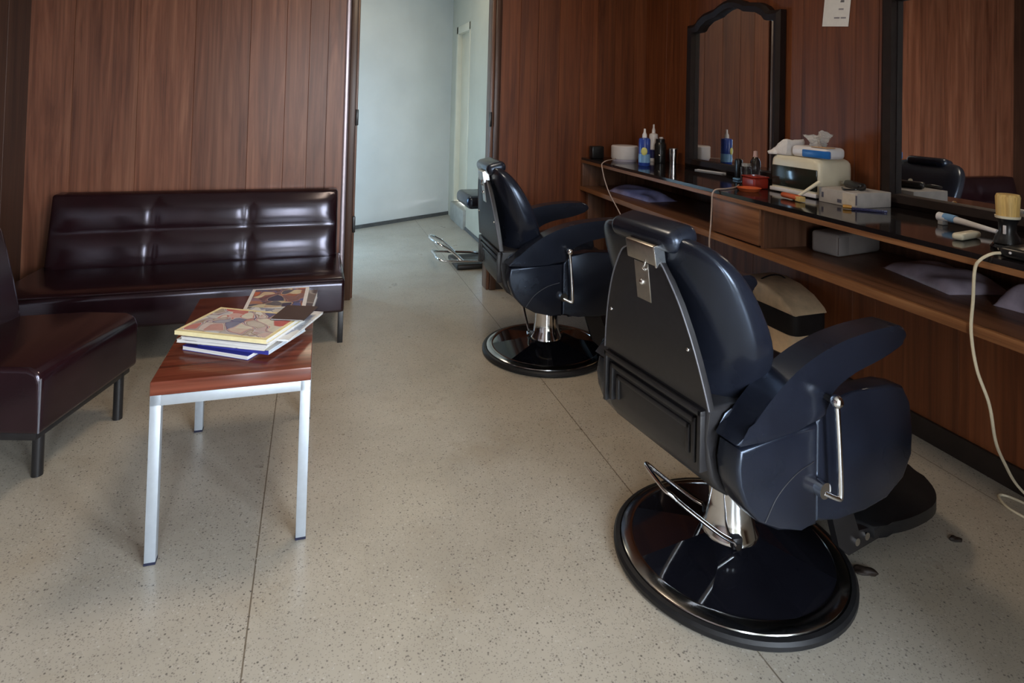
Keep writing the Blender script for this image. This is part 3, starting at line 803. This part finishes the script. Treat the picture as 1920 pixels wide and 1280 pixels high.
mirror('arched dark framed mirror farther from the camera, left of the paper notice', 2.63, 3.47, CT+.001, 1.775, 1.885, 'm')
mirror('dark framed mirror nearer the camera, cut off by the right edge of the photo', 1.10, 2.03, CT+.001, 1.775, 1.885, 'm')
# notice on the wall
t = thing('wall_notice', 'white printed paper notice pinned to the wall between the two mirrors', 'notice', (XR-.003, 2.315, 1.655), 0); t.rotation_euler[0] = R(6)
obj('sheet', bx(-.001, .001, -.075, .078, 0, .215), 'paper', t, smooth=False)
bm = NB()
for zz, a, b_ in ((.040, -.058, -.028), (.040, -.022, .010), (.080, -.040, -.012), (.114, -.040, -.018), (.118, -.04, -.02), (.15, -.065, .0), (.158, -.06, -.02), (.19, -.06, .01)):
    addbx(bm, -.0016, -.0011, a, b_, zz-.004, zz+.003)
obj('print', bm, 'ink', t, smooth=False)

# ------------------------------------------------------------------ things on the counter
Z = CT+.0005
def bottle(name, label, loc, r, h, body, cap, labelmat=None, spot=None, nozzle=True):
    t = thing(name, label, 'bottle', (*loc, Z))
    hb = h*.76
    obj('body', lathe(NB(), [(0, 0), (r*.92, 0), (r, .004), (r, hb*.92), (r*.9, hb*.97), (r*.45, hb), (0, hb)], 28), body, t)
    if labelmat: obj('label', lathe(NB(), [(r*1.01, hb*.12), (r*1.015, hb*.12), (r*1.015, hb*.42), (r*1.01, hb*.42)], 28), labelmat, t)
    if spot:
        bm = NB(); sphere(bm, (0, 0, 0), 1, (r*.20, r*.55, hb*.15), 14)
        o = obj('emblem', bm, spot, t, loc=(-r*.93*math.cos(R(58)), -r*.93*math.sin(R(58)), hb*.52), rot=(0, 0, R(58)))
    if nozzle: obj('nozzle', lathe(NB(), [(0, hb-.002), (r*.42, hb-.002), (r*.40, hb+h*.08), (r*.22, hb+h*.14), (r*.18, h), (0, h)], 20), cap, t)
    else: obj('cap', lathe(NB(), [(0, hb-.002), (r*.62, hb-.002), (r*.62, h), (0, h)], 20), cap, t)
    return t
bottle('pump_bottle', 'blue plastic bottle with white nozzle and yellow emblem beside the white tub', (1.985, 3.50), .036, .232, 'blue_plastic', 'white_plastic', 'pale_blue', 'yellow_label')
bottle('spray_bottle', 'tall white bottle with navy label behind the blue bottle', (2.20, 3.76), .030, .25, 'white_plastic', 'white_plastic', 'navy_plastic')
t = thing('power_brick', 'small black box at the far end of the counter beside the white tub', 'charger', (1.885, 3.985, Z))
obj('body', bx(-.045, .045, -.03, .03, 0, .085, .008), 'black_plastic', t)
obj('switch', bx(-.02, .02, -.032, -.029, .03, .05, .001), 'rubber', t)
TUB = t = thing('round_tub', 'round white plastic tub with pale lilac foot at the far end of the counter', 'tub', (2.005, 3.80, Z))
obj('body', lathe(NB(), [(0, .014), (.086, .014), (.090, .022), (.090, .098), (.084, .104), (0, .104)], 40), 'white_plastic', t)
obj('foot', lathe(NB(), [(0, 0), (.080, 0), (.084, .015), (0, .015)], 40), 'lilac_plastic', t)
t = thing('grey_bottle', 'small plain grey bottle against the wall between the white bottle and the dark jar', 'bottle', (2.245, 3.735, Z))
obj('body', lathe(NB(), [(0, 0), (.024, 0), (.024, .11), (.012, .13), (0, .13)], 24), 'grey_plastic', t)
obj('cap', lathe(NB(), [(0, .128), (.014, .128), (.014, .165), (0, .165)], 20), 'white_plastic', t)
t = thing('dark_jar', 'black jar with chrome highlight near the far corner of the counter', 'jar', (2.19, 3.655, Z))
obj('body', lathe(NB(), [(0, 0), (.036, 0), (.037, .004), (.037, .12), (.03, .135), (0, .135)], 28), 'black_plastic', t)
obj('lid', lathe(NB(), [(0, .134), (.030, .134), (.030, .158), (0, .160)], 28), 'blackmetal', t)
bm = NB(); sphere(bm, (-.022, -.030, .052), .009)
obj('highlight', bm, 'chrome', t)  # glint on the jar, put in as a small chrome ball
t = thing('steel_tumbler', 'small shiny steel tumbler next to the black jar', 'tumbler', (2.235, 3.565, Z))
obj('cup', lathe(NB(), [(0, 0), (.026, 0), (.030, .10), (.0285, .10), (.025, .006), (0, .006)], 28), 'chrome', t)
obj('rim', lathe(NB(), [(.0285, .099), (.0312, .099), (.0312, .104), (.0285, .104)], 28), 'steel', t)
t = thing('comb', 'white comb lying flat on the counter below the arched mirror', 'comb', (2.215, 3.145, Z), math.atan2(-.20, .05))
bm = bx(-.105, .105, .012, .022, 0, .006, .001)
obj('spine', bm, 'white_plastic', t)
bm = NB()
for i in range(34): addbx(bm, -.102+.006*i, -.0985+.006*i, -.012, .013, .001, .005)
obj('teeth', bm, 'white_plastic', t, smooth=False)
t = thing('hair_trimmer', 'small black trimmer standing upright in front of the arched mirror', 'trimmer', (2.15, 2.80, Z))
obj('body', box(NB(), (0, 0, .060), (.032, .036, .105), .010, 3), 'black_plastic', t)
obj('foot', bx(-.02, .02, -.022, .022, 0, .010, .003), 'pale_blue', t)
t = thing('clear_bottle', 'clear bottle with pink cap to the left of the cream steriliser', 'bottle', (2.20, 2.73, Z))
obj('body', lathe(NB(), [(0, 0), (.024, 0), (.025, .004), (.025, .105), (.012, .128), (0, .128)], 28), 'clear', t)
obj('cap', lathe(NB(), [(0, .127), (.012, .127), (.010, .158), (0, .160)], 20), 'pink_cap', t)
t = thing('glass_jar', 'short clear glass jar between the black trimmer and the red box', 'jar', (2.12, 2.70, Z))
obj('body', lathe(NB(), [(0, 0), (.026, 0), (.028, .004), (.028, .075), (.022, .085), (.020, .085), (.0255, .073), (.0255, .006), (0, .006)], 28), 'clear', t)
obj('lid', lathe(NB(), [(0, .084), (.023, .084), (.023, .098), (0, .099)], 24), 'grey_plastic', t)
t = thing('red_box', 'dark red plastic box left of the steriliser window', 'box', (2.035, 2.525, Z), R(-4))
obj('body', bx(-.04, .04, -.050, .050, 0, .050, .008, 3), 'red_plastic', t)
obj('lid', bx(-.042, .042, -.052, .052, .050, .058, .004), 'red_plastic', t)
t = thing('orange_tray', 'flat orange red dish in front of the red box at the counter edge', 'dish', (1.925, 2.43, Z))
obj('dish', lathe(NB(), [(0, 0), (.042, 0), (.055, .016), (.052, .016), (.040, .004), (0, .004)], 32), 'orange_plastic', t)
t = thing('orange_brush', 'orange red grooming brush lying in front of the steriliser', 'brush', (1.945, 2.185, Z), R(-96))
obj('handle', box(NB(), (0, 0, .014), (.115, .030, .022), .010, 3), 'orange_plastic', t)
obj('bristles', bx(.045, .075, -.014, .014, .002, .022, .002), 'bristle', t)

# steriliser cabinet
st = thing('steriliser', 'cream rounded steriliser cabinet with a dark front window on the counter', 'steriliser', (2.06, 2.305, Z), R(2))
def rrect(x0, x1, y0, y1, r, n=5):
    out = []
    for cx_, cy_, a0 in ((x1-r, y1-r, 0), (x0+r, y1-r, 90), (x0+r, y0+r, 180), (x1-r, y0+r, 270)):
        for k in range(n+1):
            a = R(a0+90*k/n); out.append((cx_+r*math.cos(a), cy_+r*math.sin(a)))
    return out
rings = []
for zz, ins in ((.004, .006), (.012, 0), (.13, 0), (.150, .002), (.162, .008), (.170, .020)):
    rings.append([(x, y, zz) for x, y in rrect(ins*.4, .20-ins, -.145+ins, .145-ins, .030)])
obj('cabinet', loft(NB(), rings), 'cream_plastic', st, angle=50)
obj('window', bx(-.004, .012, -.133, .125, .030, .124, .004), 'smoked', st)
obj('base_lip', bx(-.006, .02, -.138, .138, .004, .022, .004), 'white_plastic', st)
obj('foot', bx(.02, .18, -.12, .12, -.0003, .006), 'rubber', st, smooth=False)
ZS = Z+.1705
t = thing('tissue_pack', 'white and blue pack of tissues lying on top of the steriliser', 'tissue pack', (2.130, 2.235, ZS), R(4))
obj('pack', box(NB(), (0, 0, .026), (.105, .205, .050), .018, 4), 'white_plastic', t)
obj('blue_band', box(NB(), (-.048, -.036, .021), (.014, .146, .034), .006, 2), 'tissue_blue', t)
obj('print', box(NB(), (-.030, -.055, .0508), (.045, .09, .003), .001, 1), 'tissue_pink', t)
def crumple(c, s, seed, amp=.25, sub=3):
    rnd = random.Random(seed); bm = NB()
    g = bmesh.ops.create_icosphere(bm, subdivisions=sub, radius=1)
    dirs = [(Vector((rnd.uniform(-1, 1), rnd.uniform(-1, 1), rnd.uniform(-1, 1))).normalized(), rnd.uniform(2, 6), rnd.uniform(0, 6)) for _ in range(7)]
    for v in bm.verts:
        d = sum(math.sin(v.co.dot(a)*k+p) for a, k, p in dirs)/7
        v.co *= 1+amp*d*1.6
        v.co = Vector((v.co.x*s[0]+c[0], v.co.y*s[1]+c[1], max(v.co.z*s[2]+c[2], 0.0005)))
    return bm
def sheet(pts, th=.0025, seed=1, amp=.006):
    # a crumpled paper or cloth sheet: rows of points lofted into a thin surface
    rnd = random.Random(seed); bm = NB(); n = 9; rows = []
    fine = [smooth_path(r, 6) for r in pts]
    m_ = len(fine[0])
    cols = [smooth_path([r[k] for r in fine], n) for k in range(m_)]
    G = [[c[i]+Vector((rnd.uniform(-amp, amp), rnd.uniform(-amp, amp), rnd.uniform(-amp, amp)*.6)) for c in cols] for i in range(len(cols[0]))]
    A = [[bm.verts.new(p) for p in r] for r in G]
    for a, b_ in zip(A, A[1:]):
        for i in range(m_-1): bm.faces.new((a[i], a[i+1], b_[i+1], b_[i]))
    bmesh.ops.solidify(bm, geom=bm.faces[:], thickness=th)
    return bm
rows_ = [[(-.012, -.035, .048), (-.016, .0, .050), (-.012, .03, .049)],
         [(-.030, -.040, .075), (-.014, -.012, .078), (-.030, .022, .074), (-.016, .050, .072)][0:3],
         [(-.040, -.055, .112), (-.008, -.020, .104), (-.034, .052, .100)]]
tt = obj('tissue', sheet(rows_, .002, 3, .004), 'tissue', t, angle=50)
rows_ = [[(.016, -.030, .048), (.010, .0, .050), (.016, .03, .049)],
         [(.030, -.035, .080), (.008, -.005, .085), (.034, .035, .078)],
         [(.046, -.040, .106), (.004, -.012, .122), (.050, .046, .096)]]
obj('tissue', sheet(rows_, .002, 6, .004), 'tissue', t, angle=50)
t = thing('towel', 'crumpled white towel draped over the left end of the steriliser top', 'towel', (2.115, 2.385, ZS), 0)
prof = [(.068, .001), (.072, .012), (.048, .026), (.018, .052), (-.012, .070), (-.030, .072), (-.038, .060), (-.034, .001)]
bm = prism(NB(), prof, -.055, .055, 'x', .012, 3)
bmesh.ops.triangulate(bm, faces=bm.faces[:]); bmesh.ops.subdivide_edges(bm, edges=bm.edges[:], cuts=2, use_grid_fill=True)
rnd = random.Random(5)
for v in bm.verts:
    if v.co.z > .004: v.co += Vector((math.sin(v.co.y*90+v.co.x*40)*.004, math.sin(v.co.x*120)*.003, math.sin(v.co.x*70+v.co.y*55)*.004))
obj('cloth', bm, 'towel', t, angle=180)
obj('fold', crumple((-.045, .052, .008), (.030, .030, .016), 15, .25), 'towel', t, angle=180)

t = thing('carton', 'flat pale grey printed carton on the counter right of the steriliser', 'box', (2.045, 2.048, Z), R(2))
obj('carton_body', bx(0, .18, -.105, .085, 0, .060, .002), 'card', t)
obj('print_panel', bx(-.0008, 0, -.095, -.035, .006, .054), 'card_pale', t, smooth=False)
obj('print_mark', bx(-.0012, -.0004, -.030, -.010, .010, .024), 'card_print', t, smooth=False)
obj('print_mark', bx(-.0012, -.0004, -.104, -.098, .012, .050), 'card_print', t, smooth=False)
obj('print_mark', bx(-.0012, -.0004, .060, .070, .020, .042), 'card_print', t, smooth=False)
t = thing('hair_clipper', 'black corded hair clipper lying on top of the pale carton', 'clipper', (2.145, 2.048, Z+.0605), R(70))
obj('body', box(NB(), (0, 0, .016), (.13, .036, .030), .012, 3), 'black_plastic', t)
obj('blade', bx(.060, .082, -.018, .018, .010, .022, .001), 'steel', t)
obj('cable', tube(NB(), [(-.06, 0, .016), (-.09, .01, .02), (-.11, .05, .012), (-.07, .075, .006), (-.02, .06, .006)], .004, 8), 'black_plastic', t)
t = thing('razor_handle', 'cream stick handled razor leaning on the corner of the pale carton', 'razor', (1.972, 2.190, Z))
bm = tube(NB(), [(-.005, -.015, .012), (.028, -.040, .046), (.066, -.066, .082)], lambda q: .0055+.003*q, 12, False, 4)
obj('handle', bm, 'cream_plastic', t)
obj('head', box(NB(), (-.008, -.012, .0085), (.018, .030, .014), .003, 2, (0, 0, R(30))), 'white_plastic', t)
t = thing('styling_comb', 'dark blue tail comb with orange tip in front of the pale carton', 'comb', (2.02, 1.915, Z), math.atan2(-.14, .06)+.35)
obj('spine', bx(-.02, .10, .006, .014, 0, .008, .001), 'navy_plastic', t)
bm = NB()
for i in range(22): addbx(bm, -.018+.005*i, -.015+.005*i, -.012, .007, .001, .006)
obj('teeth', bm, 'navy_plastic', t, smooth=False)
obj('tip', tube(NB(), [(-.02, .010, .008), (-.036, .010, .009), (-.050, .010, .008)], .0075, 10), 'brass', t)

t = thing('cream_tube', 'white tapered tube with a light blue mark lying near the second mirror', 'tube', (2.085, 1.555, Z), math.atan2(-.22, -.02))
bm = tube(NB(), [(-.085, 0, .026), (-.05, 0, .026), (0, 0, .024), (.06, 0, .020), (.125, 0, .016)], lambda q: .0155-.0085*q, 16, False, 4)
obj('body', bm, 'white_plastic', t)
obj('blue_mark', tube(NB(), [(-.062, .0, .0275), (-.042, .0, .0272), (-.02, .0, .0264)], .0138, 16, False, 3), 'pale_blue', t)
obj('rest', bx(-.08, -.06, -.012, .012, 0, .014, .002), 'grey_plastic', t)
t = thing('soap_bar', 'pale cream bar with rounded ends near the front edge of the counter', 'soap', (1.940, 1.430, Z), R(12))
obj('bar', box(NB(), (0, 0, .011), (.115, .034, .021), .009, 4), 'cream_plastic', t)
t = thing('shaving_brush', 'shaving brush with tan bristles and black handle standing on the counter at the right edge', 'brush', (1.925, 1.300, Z))
obj('handle', lathe(NB(), [(0, .012), (.030, .012), (.034, .018), (.030, .034), (.021, .05), (.022, .075), (.028, .088), (0, .090)], 28), 'black_plastic', t)
obj('foot', lathe(NB(), [(0, 0), (.040, 0), (.042, .006), (.036, .013), (0, .013)], 32), 'blackgloss', t)
obj('ferrule', lathe(NB(), [(0, .089), (.030, .089), (.031, .096), (0, .097)], 28), 'cream_plastic', t)
obj('bristles', lathe(NB(), [(0, .096), (.0275, .096), (.0285, .12), (.030, .150), (.027, .158), (0, .160)], 28), 'bristle', t)
obj('white_mark', bx(-.0255, -.022, -.012, -.004, .045, .07, .001), 'white_plastic', t)
CHG = t = thing('charging_base', 'low black charging base at the counter edge in front of the shaving brush', 'charger', (1.845, 1.195, Z), R(4))
obj('body', box(NB(), (0, 0, .016), (.10, .085, .030), .010, 3), 'black_plastic', t)
obj('lamp', sphere(NB(), (-.052, .012, .018), .0035), 'white_plastic', t)

# cords
def cord(owner, pts, mat, r=.0042):
    inv = (Matrix.Translation(owner.location) @ owner.rotation_euler.to_matrix().to_4x4()).inverted()
    return obj('power_cable', tube(NB(), [inv @ Vector(p) for p in pts], r, 8, False, 8), mat, owner)
e = 1.772
cord(CHG, [(1.805, 1.225, Z+.012), (1.778, 1.240, Z+.008), (1.755, 1.256, Z-.012), (1.752, 1.268, .84), (1.755, 1.274, .758), (1.757, 1.280, .667), (1.760, 1.266, .57), (1.78, 1.246, .48), (1.84, 1.27, .36), (1.95, 1.32, .255), (2.08, 1.37, .14), (2.18, 1.36, .05), (2.22, 1.36, .006), (2.25, 1.42, .005), (2.235, 1.495, .005), (2.205, 1.51, .005), (2.17, 1.46, .005), (2.17, 1.40, .005)], 'cord', .0042)
cord(st, [(2.0, 2.60, Z+.004), (1.93, 2.53, Z+.004), (1.84, 2.485, Z+.004), (1.782, 2.480, Z+.002), (1.765, 2.482, Z-.02), (1.765, 2.484, .82), (1.765, 2.49, .72), (1.765, 2.497, .62), (1.79, 2.50, .45), (1.9, 2.5, .2), (2.0, 2.5, .005)], 'cord_pink', .0036)
cord(TUB, [(1.93, 3.775, Z+.02), (1.86, 3.70, Z+.018), (1.800, 3.655, Z+.016), (1.772, 3.655, Z+.0), (1.765, 3.645, .86), (1.765, 3.60, .78), (1.765, 3.52, .70), (1.765, 3.40, .62), (1.78, 3.28, .50), (1.85, 3.2, .2), (1.9, 3.2, .005)], 'cord_pink', .0034)

# ------------------------------------------------------------------ on the shelf and under it
ZH = .6845
t = thing('wrapped_parcel', 'grey paper wrapped parcel on the shelf right of the drawer', 'parcel', (1.985, 2.030, ZH), R(10))
obj('parcel', bx(0, .27, -.055, .072, 0, .088, .014, 3), 'wrap_grey', t)
obj('paper_flap', bx(-.002, .06, -.056, -.053, .01, .078, .001), 'wrap_grey', t)
def film_pack(bm, w, d, h, seed):
    rnd = random.Random(seed); nx, ny = 22, 16
    ph = [(rnd.uniform(2, 7), rnd.uniform(2, 7), rnd.uniform(0, 6)) for _ in range(6)]
    top = [[None]*(ny+1) for _ in range(nx+1)]; bot = [[None]*(ny+1) for _ in range(nx+1)]
    for i in range(nx+1):
        for j in range(ny+1):
            u = i/nx*2-1; v = j/ny*2-1
            e_ = max(0, (1-u**4)*(1-v**4))
            z_ = h*(e_**.6)*(.75+.16*sum(math.sin(a*u+b_*v+p) for a, b_, p in ph)/2)
            top[i][j] = bm.verts.new((u*w/2, v*d/2, max(.002, z_)))
            bot[i][j] = bm.verts.new((u*w/2, v*d/2, 0))
    for i in range(nx):
        for j in range(ny):
            bm.faces.new((top[i][j], top[i+1][j], top[i+1][j+1], top[i][j+1])); bm.faces.new((bot[i][j], bot[i][j+1], bot[i+1][j+1], bot[i+1][j]))
    for i in range(nx):
        for j in (0, ny): bm.faces.new((top[i][j], top[i+1][j], bot[i+1][j], bot[i][j]))
    for j in range(ny):
        for i in (0, nx): bm.faces.new((top[i][j], top[i][j+1], bot[i][j+1], bot[i][j]))
    return bm
o = tag(obj('plastic_packet', film_pack(NB(), .22, .33, .058, 3), 'film', loc=(2.115, 1.64, ZH), rot=(0, 0, R(-14)), angle=180), 'mauve plastic wrapped packet on the shelf below the cream bar', 'packet')
o = tag(obj('plastic_packet', film_pack(NB(), .17, .15, .07, 8), 'film', loc=(2.10, 1.335, ZH), rot=(0, 0, R(10)), angle=180), 'mauve plastic bundle on the shelf behind the hanging cream cord, at the right edge', 'packet')
o = tag(obj('plastic_packet', film_pack(NB(), .20, .48, .062, 5), 'film_blue', loc=(2.0, 3.56, ZH), rot=(0, 0, R(4)), angle=180), 'bluish plastic wrapped packet on the far end of the shelf under the blue bottle', 'packet')
# tan bag standing on the floor below the shelf
t = thing('tan_bag', 'tan bag with a black band standing on the floor below the drawer', 'bag', (2.13, 2.475, 0), R(3))
rings = []
for zz, a, b_ in ((.0, .085, .19), (.02, .095, .20), (.15, .10, .205), (.28, .095, .20), (.345, .095, .195)):
    rings.append([(x, y, zz) for x, y in rrect(-a, a, -b_, b_, .04)])
obj('bag_body', loft(NB(), rings), 'bag', t, angle=50)
prof = [(-.205, .352), (-.19, .372), (-.13, .412), (-.05, .440), (.04, .450), (.12, .448), (.175, .430), (.205, .395), (.208, .352)]
bm = prism(NB(), prof, -.102, .10, 'x', .02, 3)
obj('flap', bm, 'bag', t, angle=50)
rings = []
for zz, a, b_ in ((.262, .100, .206), (.300, .101, .208), (.353, .101, .208)):
    rings.append([(x, y, zz) for x, y in rrect(-a, a, -b_, b_, .04)])
obj('black_band', loft(NB(), rings), 'bag_strap', t, angle=50)
bm = tube(NB(), [(-.105, .05, .352), (-.098, .045, .42), (-.03, .03, .462), (.04, .02, .462), (.102, .02, .42)], .0035, 8)
obj('strap', bm, 'bag_strap', t)
bm = tube(NB(), [(-.104, -.10, .10), (-.105, -.06, .25)], .003, 8, False, 0)
obj('strap', bm, 'bag_strap', t)

# hair clippings on the floor
tag(obj('hair_clump', crumple((0, 0, .006), (.035, .018, .010), 21, .4), 'hair', loc=(1.488, 1.365, 0), rot=(0, 0, R(-30)), angle=180), 'dark clump of cut hair on the floor right of the nearest chair base', 'hair clump')
tag(obj('hair_clump', crumple((0, 0, .004), (.018, .010, .006), 22, .4), 'hair', loc=(1.86, 1.395, 0), rot=(0, 0, R(-20)), angle=180), 'tiny dark tuft of cut hair on the floor beyond the footrest tip', 'hair clump')

# ------------------------------------------------------------------ light: daylight through the shop window, added blue corridor fill, added weak warm fill overhead
def area(name, loc, target, sx, sy_, power, col):
    l = bpy.data.lights.new(name, 'AREA'); l.shape = 'RECTANGLE'; l.size = sx; l.size_y = sy_; l.energy = power; l.color = col
    o = bpy.data.objects.new(name, l); COL.objects.link(o); o.location = loc
    o.rotation_euler = (Vector(target)-Vector(loc)).to_track_quat('-Z', 'Y').to_euler()
    return o
p = area('window_portal', ((WX0+WX1)/2, YF-.06, (WZ0+WZ1)/2), ((WX0+WX1)/2, 3, (WZ0+WZ1)/2), WX1-WX0, WZ1-WZ0, 1, (1, 1, 1))
p.data.cycles.is_portal = True
p = area('door_portal', ((DX0+DX1)/2, YF-.06, DZ1/2), ((DX0+DX1)/2, 3, DZ1/2), DX1-DX0, DZ1, 1, (1, 1, 1))
p.data.cycles.is_portal = True
p = area('window_portal', (XR+.06, (RY0+RY1)/2, (WZ0+WZ1)/2), (0, (RY0+RY1)/2, (WZ0+WZ1)/2), RY1-RY0, WZ1-WZ0, 1, (1, 1, 1))
p.data.cycles.is_portal = True
area('corridor_blue_fill', (-.54, 5.15, .80), (.9, 5.95, .70), .8, .8, 48, (.44, .71, 1.0))  # unseen blue fill added at the solid corridor wall, no window there
area('corridor_warm_fill', (.7, 5.2, HC-.03), (.7, 5.2, 0), .4, .4, 6, (1.0, .86, .62))  # unseen warm fill added to tint the upper corridor
area('ceiling_warm_fill', (.5, 2.5, HC-.03), (.5, 2.5, 0), .5, .5, 17, (1.0, .78, .55))  # added warm fill overhead, no fixture; lifts the right wall
w = bpy.data.worlds.new('world'); scn.world = w; w.use_nodes = True
nt = w.node_tree
tc = node(nt, 'ShaderNodeTexCoord'); sx = node(nt, 'ShaderNodeSeparateXYZ'); nt.links.new(tc.outputs['Generated'], sx.inputs[0])
fz = math_n(nt, 'ADD', math_n(nt, 'MULTIPLY', sx.outputs['Z'], .5), .5)
sky = ramp(nt, fz, [(.0, (.16, .155, .15)), (.485, (.26, .255, .25)), (.515, (.70, .74, .80)), (.62, (.82, .91, 1.0)), (1.0, (.50, .70, 1.0))])
nt.links.new(sky, nt.nodes['Background'].inputs['Color'])
nt.nodes['Background'].inputs['Strength'].default_value = 30
vs = scn.view_settings
vs.view_transform = 'Standard'; vs.look = 'None'; vs.exposure = 0.07; vs.gamma = 1.0; vs.use_curve_mapping = False
